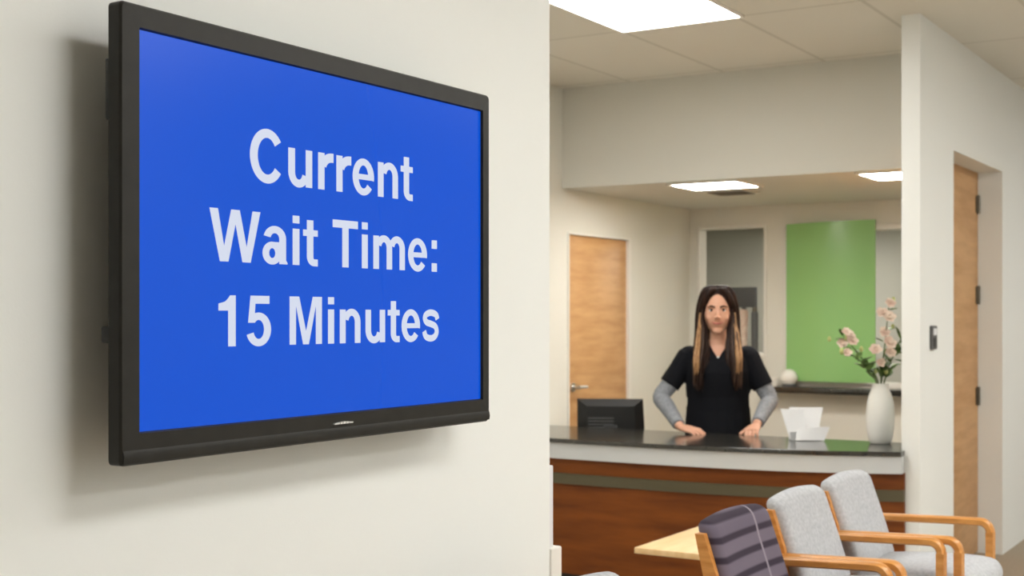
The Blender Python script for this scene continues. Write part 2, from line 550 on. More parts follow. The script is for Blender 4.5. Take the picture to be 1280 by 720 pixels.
def stroke_letters():
    """outlines of a heavy grotesque alphabet, capital height 1; each glyph: advance width, list of polygons/strips"""
    def bar(x0, x1, y0_, y1_):
        return [[(x0, y0_), (x1, y0_), (x1, y1_), (x0, y1_)]]

    def arc(cx, cy, rx, ry, tx, ty, a0, a1, n=28):
        out = []
        P_ = []
        for i in range(n + 1):
            a = math.radians(a0 + (a1 - a0) * i / n)
            P_.append(((cx + rx * math.cos(a), cy + ry * math.sin(a)), (cx + (rx - tx) * math.cos(a), cy + (ry - ty) * math.sin(a))))
        for (o0, i0), (o1, i1) in zip(P_, P_[1:]):
            out.append([o0, o1, i1, i0])
        return out

    def sweep(pts, hw):
        c = catmull([(x, y, 0) for x, y in pts], 5)
        L = []
        for i, p_ in enumerate(c):
            d = (c[min(i + 1, len(c) - 1)] - c[max(i - 1, 0)]).normalized()
            n_ = Vector((-d.y, d.x, 0)) * hw
            L.append(((p_ + n_)[:2], (p_ - n_)[:2]))
        return [[a_, b_, d_, c_] for (a_, b_), (c_, d_) in zip(L, L[1:])]

    def turn(shapes, w_, h_):
        return [[(w_ - x, h_ - y) for x, y in q] for q in shapes]
    G = {}
    G['C'] = (1.0, arc(.515, .5, .455, .518, .205, .17, 36, 324, 40))
    n_ = bar(.085, .275, 0, .735) + arc(.470, .455, .295, .30, .19, .155, 0, 165) + bar(.575, .765, 0, .455)
    G['n'] = (.849, n_)
    G['u'] = (.849, turn(n_, .849, .735))
    G['r'] = (.545, bar(.085, .275, 0, .735) + arc(.475, .41, .345, .335, .19, .185, 95, 165) + [[(.44, .56), (.545, .565), (.545, .75), (.44, .745)]])
    G['e'] = (.772, arc(.386, .368, .345, .385, .19, .145, -10, 322, 40) + bar(.12, .715, .31, .425))
    G['t'] = (.463, bar(.115, .305, .18, .935) + bar(.005, .435, .605, .735) + arc(.325, .19, .21, .20, .19, .145, 180, 270) + bar(.32, .435, -.01, .135))
    G['W'] = (1.31, [[(.01, 1), (.22, 1), (.37, .30), (.265, 0)], [(.265, 0), (.37, .30), (.48, 0)], [(.37, .30), (.545, 1), (.655, .72), (.48, 0)],
                     [(.545, 1), (.765, 1), (.655, .72)], [(.655, .72), (.765, 1), (.94, .30), (.83, 0)], [(.83, 0), (.94, .30), (1.045, 0)], [(.94, .30), (1.09, 1), (1.30, 1), (1.045, 0)]])
    G['a'] = (.772, bar(.495, .685, 0, .50) + arc(.378, .50, .307, .255, .19, .145, 0, 168) + arc(.305, .212, .262, .228, .18, .13, 0, 360, 36) + bar(.30, .52, .31, .435)
              + [[(.62, 0), (.725, 0), (.725, .035), (.66, .10)]])
    G['i'] = (.386, bar(.095, .29, 0, .735) + bar(.095, .29, .845, 1.0))
    G['T'] = (.849, bar(.03, .82, .835, 1) + bar(.325, .525, 0, .84))
    G['m'] = (1.235, bar(.085, .275, 0, .735) + arc(.440, .47, .28, .285, .19, .155, 0, 165) + bar(.53, .72, 0, .47)
              + arc(.885, .47, .28, .285, .19, .155, 0, 165) + bar(.975, 1.165, 0, .47))
    G[':'] = (.43, bar(.13, .33, 0, .20) + bar(.13, .33, .535, .735))
    G['1'] = (.772, bar(.33, .53, 0, .72) + [[(.08, .70), (.33, .70), (.33, .94), (.25, .875), (.08, .835)], [(.33, .70), (.53, .70), (.53, 1.0), (.38, 1.0), (.33, .94)]])
    G['5'] = (.772, bar(.16, .675, .84, 1) + [[(.15, 1), (.30, 1), (.255, .46), (.085, .46)]] + arc(.375, .325, .345, .34, .20, .15, -162, 136, 36))
    G['M'] = (1.157, bar(.09, .28, 0, 1) + bar(.875, 1.065, 0, 1) + [[(.28, 1), (.375, 1), (.58, .28), (.58, 0), (.49, 0), (.28, .80)], [(.875, 1), (.78, 1), (.58, .28), (.58, 0), (.665, 0), (.875, .80)]])
    G['s'] = (.742, sweep([(.635, .515), (.575, .625), (.38, .675), (.195, .63), (.145, .535), (.215, .445), (.38, .405), (.55, .345), (.605, .215), (.53, .105), (.375, .06), (.185, .105), (.115, .235)], .078))
    G[' '] = (.386, [])
    return G


GLYPHS = stroke_letters()


def text_line(body, ya, yb, base, cap):
    """one line of lit lettering on the screen between ya..yb, capitals from base to cap"""
    x = 0.0
    polys = []
    for ch in body:
        adv, shapes = GLYPHS[ch]
        for q in shapes:
            polys.append([(x + a_, b_) for a_, b_ in q])
        x += adv
    xs = [p_[0] for q in polys for p_ in q]
    x0 = min(xs); sx = (yb - ya) / (max(xs) - x0); sz = cap - base
    bm = bmesh.new()
    for q in polys:
        vs = [bm.verts.new((-0.0044, tvy(ya) + (a_ - x0) * sx, tvz(base) + b_ * sz)) for a_, b_ in q]
        bm.faces.new(vs)
    bmesh.ops.remove_doubles(bm, verts=bm.verts[:], dist=1e-6)
    for f in bm.faces:
        if f.normal.x < 0:
            f.normal_flip()
    me = bpy.data.meshes.new('lettering')
    bm.to_mesh(me); bm.free()
    me.materials.append(M['letters'])
    ob = bpy.data.objects.new('lettering', me)
    COL.objects.link(ob)
    ob.parent = scr
    ob['label'] = 'white words "%s"' % body
    return ob


text_line('Current', 1.613, 2.065, 1.6325, 1.7205)
text_line('Wait Time:', 1.521, 2.146, 1.4975, 1.5820)
text_line('15 Minutes', 1.541, 2.154, 1.3610, 1.4435)

# ------------------------------------------------------------ reception counter
CT = 0.770
front = catmull([(-4.10, 6.02, 0), (-3.45, 5.985, 0), (-2.96, 5.985, 0), (-2.54, 6.01, 0), (-2.155, 6.075, 0), (-1.85, 6.185, 0), (-1.722, 6.24, 0)], 8)


def curve_panel(off, thick, za, zb, x_end=None):
    """solid that follows the counter's curved front: off = set-back of its outer face"""
    outer = [(p.x, p.y + off) for p in front]
    inner = [(p.x, p.y + off + thick) for p in front]
    return outer, inner, za, zb


def add_curved(mb, off, thick, za, zb):
    outer, inner, _, _ = curve_panel(off, thick, za, zb)
    poly = outer + list(reversed(inner))
    rings = []
    for (o, i) in zip(outer, inner):
        rings.append([(o[0], o[1], za), (o[0], o[1], zb), (i[0], i[1], zb), (i[0], i[1], za)])
    mb.loft(rings)


ct = empty('reception_counter', (-2.9, 6.4, 0), label='curved wooden reception counter with dark polished top', cat='reception desk')


def cpart(name, mb, m, parent=ct, **k):
    o = mb.build(name, m, parent, **k)
    o.location = (2.9, -6.4, 0) if parent is ct else (0, 0, 0)
    return o


mb = MB()
rings = []
for p in front:
    yb_ = 6.70
    r = 0.001
    rings.append([(p.x, p.y + r, CT - 0.022), (p.x, p.y, CT - 0.022 + r), (p.x, p.y, CT - r), (p.x, p.y + r, CT), (p.x, yb_ if p.x < -1.75 else 6.305, CT), (p.x, yb_ if p.x < -1.75 else 6.305, CT - 0.022)])
mb.loft(rings)
cpart('countertop', mb, M['stone'])
mb = MB(); add_curved(mb, 0.012, 0.03, CT - 0.105, CT - 0.022)
cpart('fascia_band', mb, M['band'])
mb = MB(); add_curved(mb, 0.05, 0.03, 0.585, CT - 0.105); add_curved(mb, 0.05, 0.03, 0.06, 0.530)
cpart('front_panel', mb, M['counter_wood'])
mb = MB(); add_curved(mb, 0.042, 0.03, 0.530, 0.585)
cpart('metal_strip', mb, M['strip'])
mb = MB(); add_curved(mb, 0.09, 0.03, 0.0, 0.06)
cpart('plinth', mb, M['black_plastic'])
cpart('side_panel', MB().box(-4.10, -4.06, 6.14, 6.68, 0.0, CT - 0.022, 0.003), M['counter_wood'])
cpart('side_panel', MB().box(-1.80, -1.765, 6.32, 6.68, 0.0, CT - 0.022, 0.003), M['counter_wood'])
dk = empty('desk', (-3.68, 6.97, 0), label='low pale work desk under the black monitor', cat='desk')
MB().box(-0.42, 0.40, -0.255, 0.23, 0.585, 0.61, 0.003).build('desktop', M['band'], dk)
for sx in (-0.40, 0.36):
    MB().box(sx, sx + 0.02, -0.25, 0.22, 0.0, 0.585, 0.002).build('side_panel', M['counter_wood'], dk)

# rear ledge below the openings
MBl = MB().box(-3.47, -1.805, YB - 0.16, YB - 0.001, 0.862, 0.905, 0.004)
o = MBl.build('ledge', M['stone'])
tag(o, 'long dark stone ledge under the green panel', 'shelf')

# green panel
g = empty('green_wall_panel', (-3.02, YB, 0.945), label='tall glossy green panel on the back wall above the ledge', cat='wall panel')
mb = MB()
n = 16
f_, b_ = [], []
for k in range(n + 1):
    u = k / n
    x = -0.322 + 0.644 * u
    bow = 0.045 * math.sin(PI * u)
    f_.append((x, -0.016 - 0.02 - bow)); b_.append((x, -0.016 - 0.008 - bow))
mb.loft([[(a[0], a[1], 0.0), (a[0], a[1], 1.125 + 0.012 * (i / n)), (b[0], b[1], 1.125 + 0.012 * (i / n)), (b[0], b[1], 0.0)] for i, (a, b) in enumerate(zip(f_, b_))])
mb.build('panel', M['green'], g)
MB().box(-0.32, 0.32, -0.040, -0.010, -0.012, 0.0, 0.002).build('bottom_rail', M['trim'], g)

# card reader by the door
r = empty('card_reader', (XR, 6.53, 1.305), label='small dark card reader on the white wall left of the recessed door', cat='card reader')
MB().box(0, 0.016, -0.045, 0.045, -0.058, 0.058, 0.006, 3).build('housing', M['grey_plastic'], r)
MB().box(0.014, 0.018, -0.028, 0.028, 0.012, 0.045, 0.002).build('display', M['guard'], r)
MB().box(0.014, 0.018, -0.028, 0.028, -0.045, 0.0, 0.002).build('keypad', M['black_plastic'], r)


# ------------------------------------------------------------ waiting chairs
def rounded_slab(w, d, h, r, seg=5, fn=None, sub=10):
    """soft cushion centred on the origin: w along y, d along x, h along z, subdivided so that it can bend"""
    t = bmesh.new()
    bmesh.ops.create_cube(t, size=1)
    for v in t.verts:
        v.co = Vector((v.co.x * d, v.co.y * w, v.co.z * h))
    bmesh.ops.bevel(t, geom=t.edges[:], offset=r, segments=seg, profile=0.5, affect='EDGES')
    bmesh.ops.subdivide_edges(t, edges=[e for e in t.edges if e.calc_length() > 0.08], cuts=sub, use_grid_fill=True)
    if fn:
        for v in t.verts:
            v.co = fn(v.co)
    mb = MB(); mb._add(t)
    return mb


def waiting_chair(fabric, front_x):
    """faces +x; origin on the floor below the seat's middle"""
    t = empty('waiting_chair')
    bw = 0.44

    def backfn(p):
        # local: z from -.155 to .155, lean back towards -x as z grows, shallow hollow across
        z = p.z + 0.155
        taper = 1 - 0.05 * (z / 0.31)
        hollow = 0.012 * (1 - (p.y / 0.22) ** 2)
        crown = 0.012 * (1 - (p.y / 0.22) ** 2) * (1 if p.z > 0.1 else 0)
        return Vector((p.x - 0.098 * (max(z, 0) / 0.31) ** 1.15 + (-hollow if p.x > 0 else -hollow * 0.6), p.y * taper, p.z + crown))
    b = rounded_slab(bw, 0.062, 0.31, 0.029, 5, backfn).build('backrest', fabric, t, angle=80)
    b.location = (-0.163, 0, 0.690)

    def seatfn(p):
        u = p.x / 0.205
        dome = 0.016 * (1 - (p.y / 0.22) ** 2) * (1 - u * u) if p.z > 0 else 0
        front = -0.014 * max(0, u) ** 3 if p.z > 0 else 0
        wide = 1 - 0.04 * max(0, u) ** 2
        return Vector((p.x + 0.02 * (1 - (p.y / 0.22) ** 2) * max(0, u), p.y * wide, p.z + dome + front + 0.012 * u))
    s = rounded_slab(bw - 0.01, 0.41, 0.095, 0.042, 6, seatfn).build('seat', fabric, t, angle=80)
    s.location = (0.03, 0, 0.522)
    for sgn in (-1, 1):
        yc = sgn * 0.229
        # arm with a bent front corner that turns down into the front leg
        path = []
        path.append((-0.225, 0.674)); path.append((-0.12, 0.678)); path.append((min(0.10, front_x - 0.07), 0.685))
        R_ = 0.035
        cx, cz = front_x - R_, 0.686 - R_
        for k in range(7):
            a = PI / 2 * (1 - k / 6)
            path.append((cx + R_ * math.cos(a), cz + R_ * math.sin(a)))
        path_arm = path
        mb = MB()
        rings = []
        hw, ht = 0.022, 0.0125
        for i, (x, z) in enumerate(path_arm):
            a = Vector(path_arm[max(0, i - 1)]); bb = Vector(path_arm[min(len(path_arm) - 1, i + 1)])
            d = (bb - a).normalized(); nrm = Vector((-d.y, d.x))
            wv = hw
            q = []
            for (sy, sn) in ((-1, -.6), (-.7, -1), (.7, -1), (1, -.6), (1, .6), (.7, 1), (-.7, 1), (-1, .6)):
                q.append((x + nrm.x * ht * sn, yc + wv * sy, z + nrm.y * ht * sn))
            rings.append(q)
        mb.loft(rings)
        mb.build('armrest', M['chair_wood'], t, angle=50)
        mb = MB()
        mb.loft([[(front_x - 0.0125, yc - 0.021, 0.652), (front_x + 0.0125, yc - 0.021, 0.652), (front_x + 0.0125, yc + 0.021, 0.652), (front_x - 0.0125, yc + 0.021, 0.652)],
                 [(front_x - 0.012, yc - 0.018, 0.0), (front_x + 0.012, yc - 0.018, 0.0), (front_x + 0.012, yc + 0.018, 0.0), (front_x - 0.012, yc + 0.018, 0.0)]])
        mb.build('leg', M['chair_wood'], t, angle=30)
        # rear leg runs up behind the backrest
        pts = [(-0.30, 0.0), (-0.235, 0.40), (-0.212, 0.56), (-0.230, 0.70), (-0.262, 0.815)]
        rings = []
        yi = yc - sgn * 0.012
        for i, (x, z) in enumerate(pts):
            hx_ = 0.020 if i < 4 else 0.013
            rings.append([(x - hx_, yi - 0.016, z), (x + hx_, yi - 0.016, z), (x + hx_, yi + 0.016, z), (x - hx_, yi + 0.016, z)])
        MB().loft(rings).build('leg', M['chair_wood'], t, angle=30)
        MB().box(-0.23, front_x - 0.005, yc - 0.014, yc + 0.014, 0.42, 0.462, 0.004).build('side_rail', M['chair_wood'], t)
    MB().box(front_x - 0.035, front_x - 0.012, -0.225, 0.225, 0.42, 0.462, 0.004).build('front_rail', M['chair_wood'], t)
    MB().box(-0.23, -0.205, -0.225, 0.225, 0.42, 0.462, 0.004).build('rear_rail', M['chair_wood'], t)
    return t


CX = -1.205
gch = 'wood-armed waiting chairs in a row'
c_grey = waiting_chair(M['grey_fabric'], 0.187)
c_grey.location = (CX, 4.59, 0)
tag(c_grey, 'grey upholstered wooden armchair at the end of the row nearest the recessed door', 'chair', gch)
c2 = waiting_chair(M['grey_fabric'], 0.144)
c2.location = (CX, 4.08, 0)
tag(c2, 'grey upholstered wooden armchair between the dark patterned chair and another grey chair', 'chair', gch)
c1 = waiting_chair(M['pattern_fabric'], 0.122)
c1.location = (CX, 3.562, 0)
tag(c1, 'wooden armchair with dark purple-grey striped upholstery', 'chair', gch)
c0 = copy_tree(c2)
c0.location = (CX + 0.115, 2.398, 0)
tag(c0, 'pale grey chair whose top just shows beside the screen wall end', 'chair', gch)

# coffee table
tb = empty('coffee_table', (-2.18, 5.34, 0), label='pale maple low table behind the dark patterned chair', cat='table')
MB().box(-0.28, 0.28, -0.42, 0.42, 0.425, 0.45, 0.003).build('tabletop', M['table_wood'], tb)
MB().box(-0.03, 0.03, -0.05, 0.05, 0.025, 0.425, 0.004).build('pedestal', M['table_wood'], tb)
MB().box(-0.18, 0.22, -0.25, 0.25, 0.0, 0.025, 0.006).build('base', M['table_wood'], tb)

# ------------------------------------------------------------ monitor behind the counter
mo = empty('desk_monitor', (-3.62, 6.93, 0.61), rz=math.radians(27), label='black monitor seen from behind at the counter end by the wooden door', cat='monitor')
mb = MB()
mb.loft([[(-0.195, 0.0, 0.045), (0.205, 0.0, 0.045), (0.19, 0.0, 0.312), (-0.195, 0.0, 0.312)],
         [(-0.195, -0.02, 0.045), (0.205, -0.02, 0.045), (0.19, -0.02, 0.312), (-0.195, -0.02, 0.312)],
         [(-0.14, -0.05, 0.085), (0.15, -0.05, 0.085), (0.14, -0.05, 0.27), (-0.14, -0.05, 0.27)]])
mb.build('back_case', M['black_plastic'], mo, angle=20)
MB().box(-0.18, 0.185, 0.0005, 0.004, 0.06, 0.298).build('screen', M['grey_plastic'], mo)
MB().box(-0.04, 0.04, -0.065, -0.035, 0.01, 0.16, 0.004).build('stand', M['black_plastic'], mo)
MB().box(-0.11, 0.11, -0.09, 0.08, 0.0, 0.012, 0.005).build('base', M['black_plastic'], mo)
MB().box(-0.19, -0.145, -0.0215, -0.0195, 0.282, 0.296).build('badge', M['grey_plastic'], mo)
mb = MB()  # thin grey bars across the monitor's back case
for k in range(5):
    mb.box(-0.13, 0.02, -0.0515, -0.0495, 0.125 + k * 0.018, 0.131 + k * 0.018)
mb.build('grey_bars', M['grey_plastic'], mo)

# ------------------------------------------------------------ vase with flowers
VX, VY = -1.925, 6.60
v = empty('vase', (VX, VY, CT), label='tall white ceramic vase on the dark counter', cat='vase')
prof = [(0.001, 0.0), (0.046, 0.0), (0.052, 0.006), (0.060, 0.035), (0.0665, 0.075), (0.0690, 0.11), (0.0685, 0.155), (0.065, 0.20), (0.056, 0.242), (0.045, 0.270), (0.040, 0.287), (0.042, 0.298), (0.0425, 0.302),
        (0.038, 0.302), (0.036, 0.285), (0.040, 0.26), (0.055, 0.20), (0.060, 0.12), (0.045, 0.02), (0.001, 0.015)]
MB().lathe(prof, 48).build('body', M['white_ceramic'], v, angle=70)


def petals(mb, c, r, axis, n=6):
    axis = Vector(axis).normalized()
    q = axis.to_track_quat('Z', 'Y')
    for ring, (rr, tilt, m) in enumerate(((1.0, 0.45, n), (0.62, 1.0, n - 1))):
        for k in range(m):
            a = 2 * PI * k / m + ring * 0.4 + random.uniform(-.2, .2)
            d = Vector((math.cos(a) * math.cos(tilt), math.sin(a) * math.cos(tilt), math.sin(tilt)))
            side = Vector((-math.sin(a), math.cos(a), 0))
            L = r * rr * random.uniform(0.85, 1.1)
            base = Vector((0, 0, 0))
            rows = []
            for s, wd in ((0.05, 0.10), (0.35, 0.34), (0.7, 0.42), (1.0, 0.16)):
                p = base + d * (L * s) + Vector((0, 0, -0.15 * L * s * s))
                up = d.cross(side)
                rows.append([p - side * wd * L + up * 0.03 * L, p + up * (-0.04 * L), p + side * wd * L + up * 0.03 * L, p + up * (-0.04 * L) - up * 0.05 * L])
            mb.loft([[Vector(c) + q @ x for x in row] for row in rows])
    mb.ball(Vector(c) + axis * r * 0.12, r * 0.22, 8, 6)


def leaf(mb, p, d, L, wd):
    p = Vector(p); d = Vector(d).normalized()
    side = d.cross(Vector((0.2, 0.1, 1))).normalized()
    up = side.cross(d)
    rows = []
    for s, k in ((0, 0.08), (0.25, 0.8), (0.5, 1), (0.75, 0.7), (1, 0.06)):
        q = p + d * (L * s) - Vector((0, 0, 0.2 * L * s * s))
        rows.append([q - side * wd * k + up * 0.1 * wd * k, q - up * 0.1 * wd * k, q + side * wd * k + up * 0.1 * wd * k, q - up * 0.25 * wd * k])
    mb.loft(rows)


# right = image right seen from the camera, so stems can be spread across the view or in depth
RT = Vector((0.8494, 0.5277, 0)); FW = Vector((-0.5277, 0.8494, 0))


def flower_stem(label, tip, lean, blossoms, leaves, buds=(), gain=1.0):
    """tip = (across, depth, height above the vase mouth)"""
    root = empty('flower_stem', (VX, VY, CT + 0.02), label=label, cat='flower', group='flower stems in the white vase')
    tipv = RT * tip[0] + FW * tip[1] + Vector((0, 0, 0.29 + tip[2]))
    mouth = RT * (lean * 0.02) + FW * (tip[1] * 0.06) + Vector((0, 0, 0.285))
    mid = mouth.lerp(tipv, 0.5) + Vector((0, 0, 0.02))
    path = catmull([RT * (-lean * 0.015) + Vector((0, 0, 0.0)), mouth, mid, tipv], 6)
    MB().tube(path, [0.0042 - 0.0018 * i / len(path) for i in range(len(path))], 8).build('stem', M['stem'], root)
    up = [p for p in path if p.z > 0.28]
    for (u, a, dpt, r) in blossoms:
        p = mouth.lerp(tipv, u) + RT * a + FW * dpt + Vector((0, 0, 0.01))
        mb = MB()
        petals(mb, p, r, (RT * (a * 6) - FW * 1.0 + Vector((0, 0, 0.6))), 6)
        mb.build('blossom', M['petal'], root, angle=60)
    for (u, a, dz, L) in leaves:
        p = mouth.lerp(tipv, u)
        mb = MB()
        leaf(mb, p, RT * a + Vector((0, 0, dz)) - FW * random.uniform(-.5, .6), L * 1.05, L * 0.30)
        mb.build('leaf', M['leaf'], root, angle=60)
    for (u, a, dz, r) in buds:
        p = mouth.lerp(tipv, u) + RT * a + Vector((0, 0, dz))
        MB().ball(p, (r, r, r * 1.5), 10, 8).build('bud', M['bud'], root)
    return root


flower_stem('longest flower stem leaning out left over the green panel', (-0.205, -0.02, 0.245), -1,
            [(0.80, 0.02, -0.02, 0.036), (0.74, -0.035, 0.0, 0.034), (0.90, 0.03, 0.0, 0.030), (0.98, 0.02, -0.02, 0.026)],
            [(0.60, 0.9, 0.4, 0.07), (0.55, -0.8, 0.1, 0.06), (0.42, 0.8, 0.6, 0.07), (0.35, -0.7, 0.3, 0.07), (0.68, -0.9, 0.5, 0.06), (0.95, -0.4, 1, 0.05), (0.25, 0.5, 0.8, 0.07), (0.9, -1, 0.1, 0.05)],
            [(1.02, 0.035, -0.03, 0.010), (0.92, -0.07, -0.01, 0.009)])
flower_stem('low flower stem with cream buds sagging to the left', (-0.165, -0.06, 0.14), -0.6,
            [(0.98, -0.02, 0, 0.028)],
            [(0.5, -0.6, 0.5, 0.07), (0.4, 0.4, 0.9, 0.07), (0.7, -0.2, 1, 0.06), (0.25, -0.5, 0.9, 0.06), (0.6, 0.9, 0.5, 0.06), (0.15, -0.7, 0.8, 0.07), (0.3, 0.6, 0.6, 0.07), (0.5, 0.2, 1, 0.07), (0.8, 0.5, 0.8, 0.06)],
            [(1.1, -0.03, 0.0, 0.011), (0.97, 0.05, 0.03, 0.010)])
flower_stem('upright flower stem with the highest pinkish blossoms', (0.045, 0.0, 0.40), 0.3,
            [(0.96, 0.0, -0.02, 0.034), (0.84, -0.03, -0.01, 0.036), (0.78, 0.0, -0.03, 0.036), (0.60, -0.01, 0.0, 0.032)],
            [(0.66, 0.9, 0.3, 0.06), (0.5, -0.8, 0.6, 0.06), (0.35, 0.7, 0.7, 0.07), (0.9, 0.9, 0.4, 0.05), (0.2, -0.3, 0.9, 0.06)],
            [(1.03, 0.02, 0.0, 0.010), (0.7, 0.03, 0, 0.008)])
flower_stem('short flower stem with broad pale blossoms above the vase mouth', (0.010, -0.05, 0.19), 0.1,
            [(0.98, 0.015, -0.02, 0.038), (0.80, -0.045, -0.01, 0.034), (0.72, 0.035, 0.02, 0.034), (0.46, -0.015, -0.02, 0.028)],
            [(0.6, 0.9, 0.3, 0.06), (0.5, -0.9, 0.3, 0.06), (0.3, 0.8, 0.6, 0.06), (0.2, -0.6, 0.8, 0.07), (0.4, 0.2, 0.9, 0.06), (0.15, 0.7, 0.7, 0.05), (0.1, -0.3, 1, 0.08), (0.12, 0.4, 0.9, 0.08), (0.25, -0.1, 1, 0.08), (0.35, 0.5, 0.6, 0.07)],
            [(0.3, 0.02, 0, 0.011), (0.25, -0.03, 0.01, 0.009)])
flower_stem('leafy green stem leaning right towards the white column', (0.135, 0.03, 0.26), 1,
            [],
            [(0.55, 0.8, 0.3, 0.09), (0.6, -0.5, 0.7, 0.09), (0.7, 0.9, 0.5, 0.09), (0.8, -0.3, 1, 0.09), (0.9, 0.8, 0.5, 0.08), (1.0, 0.2, 1, 0.09), (0.45, 0.9, -0.1, 0.08), (0.35, -0.5, 0.8, 0.08), (0.3, 0.9, 0.4, 0.08), (0.75, 0.3, 0.2, 0.09), (0.2, 0.6, 0.8, 0.08), (0.12, -0.2, 1, 0.08), (0.5, 0.2, 1, 0.10), (0.65, 0.9, 0, 0.10), (0.1, 0.5, 0.7, 0.07)],
            [])

# ------------------------------------------------------------ leaflets on the counter
lf = empty('leaflet_holder', (-2.315, 6.60, CT), rz=math.radians(28), label='low white leaflet holder on the counter right of the receptionist', cat='leaflet holder')
mb = MB()
mb.box(-0.075, 0.075, -0.045, 0.045, 0.0, 0.012, 0.004)
mb.loft([[(-0.078, -0.046, 0.0), (0.078, -0.046, 0.0), (0.078, -0.040, 0.0), (-0.078, -0.040, 0.0)],
         [(-0.085, -0.060, 0.045), (0.085, -0.060, 0.045), (0.085, -0.054, 0.045), (-0.085, -0.054, 0.045)]])
mb.loft([[(-0.078, 0.034, 0.0), (0.078, 0.034, 0.0), (0.078, 0.040, 0.0), (-0.078, 0.040, 0.0)],
         [(-0.085, 0.060, 0.10), (0.085, 0.060, 0.10), (0.085, 0.066, 0.10), (-0.085, 0.066, 0.10)]])
mb.build('tray', M['guard'], lf)


def leaflet(pts4, curl, label, patches=()):
    """a gently curled sheet spanning four corners (bl, br, tr, tl) in the holder's frame"""
    mat_w = lf.matrix_basis
    bl, br, tr, tl = [Vector(p) for p in pts4]
    nrm = (br - bl).cross(tl - bl).normalized()
    n = 8
    mb = MB()
    rows_f, rows_b = [], []

    def P(u, v_):
        p = bl.lerp(br, u).lerp(tl.lerp(tr, u), v_)
        return p + nrm * (curl * math.sin(PI * u) * (0.3 + 0.7 * v_))
    rings = []
    for i in range(n + 1):
        u = i / n
        f = [P(u, k / 5) for k in range(6)]
        rings.append(f + [q + nrm * 0.0018 for q in reversed(f)])
    mb.loft(rings)
    for vv in mb.bm.verts:
        vv.co = mat_w @ vv.co
    base = mat_w @ ((bl + br) / 2)
    for vv in mb.bm.verts:
        vv.co -= base
    o = mb.build('leaflet', M['paper'], angle=50, loc=base)
    tag(o, label, 'leaflet', 'white leaflets on the counter')
    for (u0, u1, v0, v1, m) in patches:
        pm = MB()
        R2 = []
        for i in range(5):
            u = u0 + (u1 - u0) * i / 4
            a = P(u, v0) - nrm * 0.001; b = P(u, v1) - nrm * 0.001
            R2.append([mat_w @ a - base, mat_w @ b - base, mat_w @ (b + nrm * 0.0006) - base, mat_w @ (a + nrm * 0.0006) - base])
        pm.loft(R2)
        pm.build('printed_patch', M[m], o)
    return o


mw = lf.rotation_euler
bpy.context.view_layer.update()
leaflet([(-0.075, 0.0, 0.014), (0.06, 0.0, 0.014), (0.10, 0.045, 0.165), (-0.075, 0.045, 0.165)], -0.004,
        'white leaflet standing tallest in the holder')
leaflet([(-0.085, -0.025, 0.014), (0.0, -0.03, 0.014), (-0.01, -0.02, 0.158), (-0.128, -0.01, 0.160)], -0.010,
        'white leaflet with a small reddish print flaring out to the left', [(0.55, 0.85, 0.50, 0.66, 'print_red')])
leaflet([(-0.06, -0.068, 0.002), (0.085, -0.075, 0.002), (0.118, -0.055, 0.072), (-0.05, -0.052, 0.058)], 0.018,
        'curled white leaflet lying low against the front of the holder', [(0.05, 0.45, 0.45, 0.85, 'print_grey')])

# ------------------------------------------------------------ things on the rear ledge and beyond the opening
p = empty('sugar_bowl', (-3.305, YB - 0.085, 0.905), label='round white lidded bowl on the dark ledge beside the green panel', cat='bowl')
MB().lathe([(0.001, 0), (0.050, 0.0), (0.052, 0.010), (0.044, 0.018), (0.001, 0.018)], 32).build('foot', M['grey_plastic'], p)
MB().lathe([(0.001, 0.016), (0.040, 0.016), (0.062, 0.04), (0.066, 0.065), (0.060, 0.085), (0.001, 0.088)], 32).build('body', M['white_ceramic'], p)
MB().lathe([(0.001, 0.084), (0.058, 0.085), (0.050, 0.105), (0.030, 0.119), (0.012, 0.124), (0.001, 0.125)], 32).build('lid', M['white_ceramic'], p)
p = empty('cup', (-3.405, YB - 0.11, 0.905), label='small white cup left of the round lidded bowl', cat='cup')
MB().lathe([(0.001, 0), (0.022, 0), (0.030, 0.03), (0.033, 0.062), (0.030, 0.062), (0.027, 0.03), (0.018, 0.006), (0.001, 0.006)], 24).build('body', M['white_ceramic'], p)
MB().tube([(0.028, 0, 0.05), (0.048, 0, 0.045), (0.048, 0, 0.022), (0.028, 0, 0.018)], 0.004).build('handle', M['white_ceramic'], p)

sh = MB().box(-4.10, -3.45, YB + 0.125, YB + 0.50, 1.10, 1.13, 0.003).box(-4.10, -4.06, YB + 0.13, YB + 0.48, 0, 1.10).box(-3.49, -3.45, YB + 0.13, YB + 0.48, 0, 1.10)
tag(sh.build('side_table', M['trim']), 'pale narrow table behind the back wall opening', 'table')
mo2 = empty('small_monitor', (-3.80, YB + 0.30, 1.13), label='dark box-shaped screen on a pole beyond the opening', cat='monitor')
MB().box(-0.13, 0.10, -0.02, 0.02, 0.345, 0.50, 0.005).build('case', M['grey_plastic'], mo2)
MB().box(-0.015, 0.015, -0.012, 0.012, 0.01, 0.37).build('pole', M['grey_plastic'], mo2)
MB().box(-0.07, 0.07, -0.06, 0.06, 0, 0.014, 0.004).build('base', M['grey_plastic'], mo2)
pb = empty('pump_bottle', (-3.590, YB + 0.24, 1.13), label='tall white bottle with a round white top beyond the opening', cat='bottle')
MB().lathe([(0.001, 0), (0.034, 0), (0.036, 0.01), (0.036, 0.25), (0.030, 0.29), (0.016, 0.32), (0.016, 0.345), (0.001, 0.345)], 24).build('body', M['white_ceramic'], pb)
MB().ball((0, 0, 0.40), (0.030, 0.030, 0.036)).tube([(0, 0, 0.34), (0, 0, 0.38)], 0.008).build('top', M['white_ceramic'], pb)
st = empty('dark_canister', (-3.675, YB + 0.20, 1.13), label='slim dark canister between the pole and the white bottle', cat='canister')
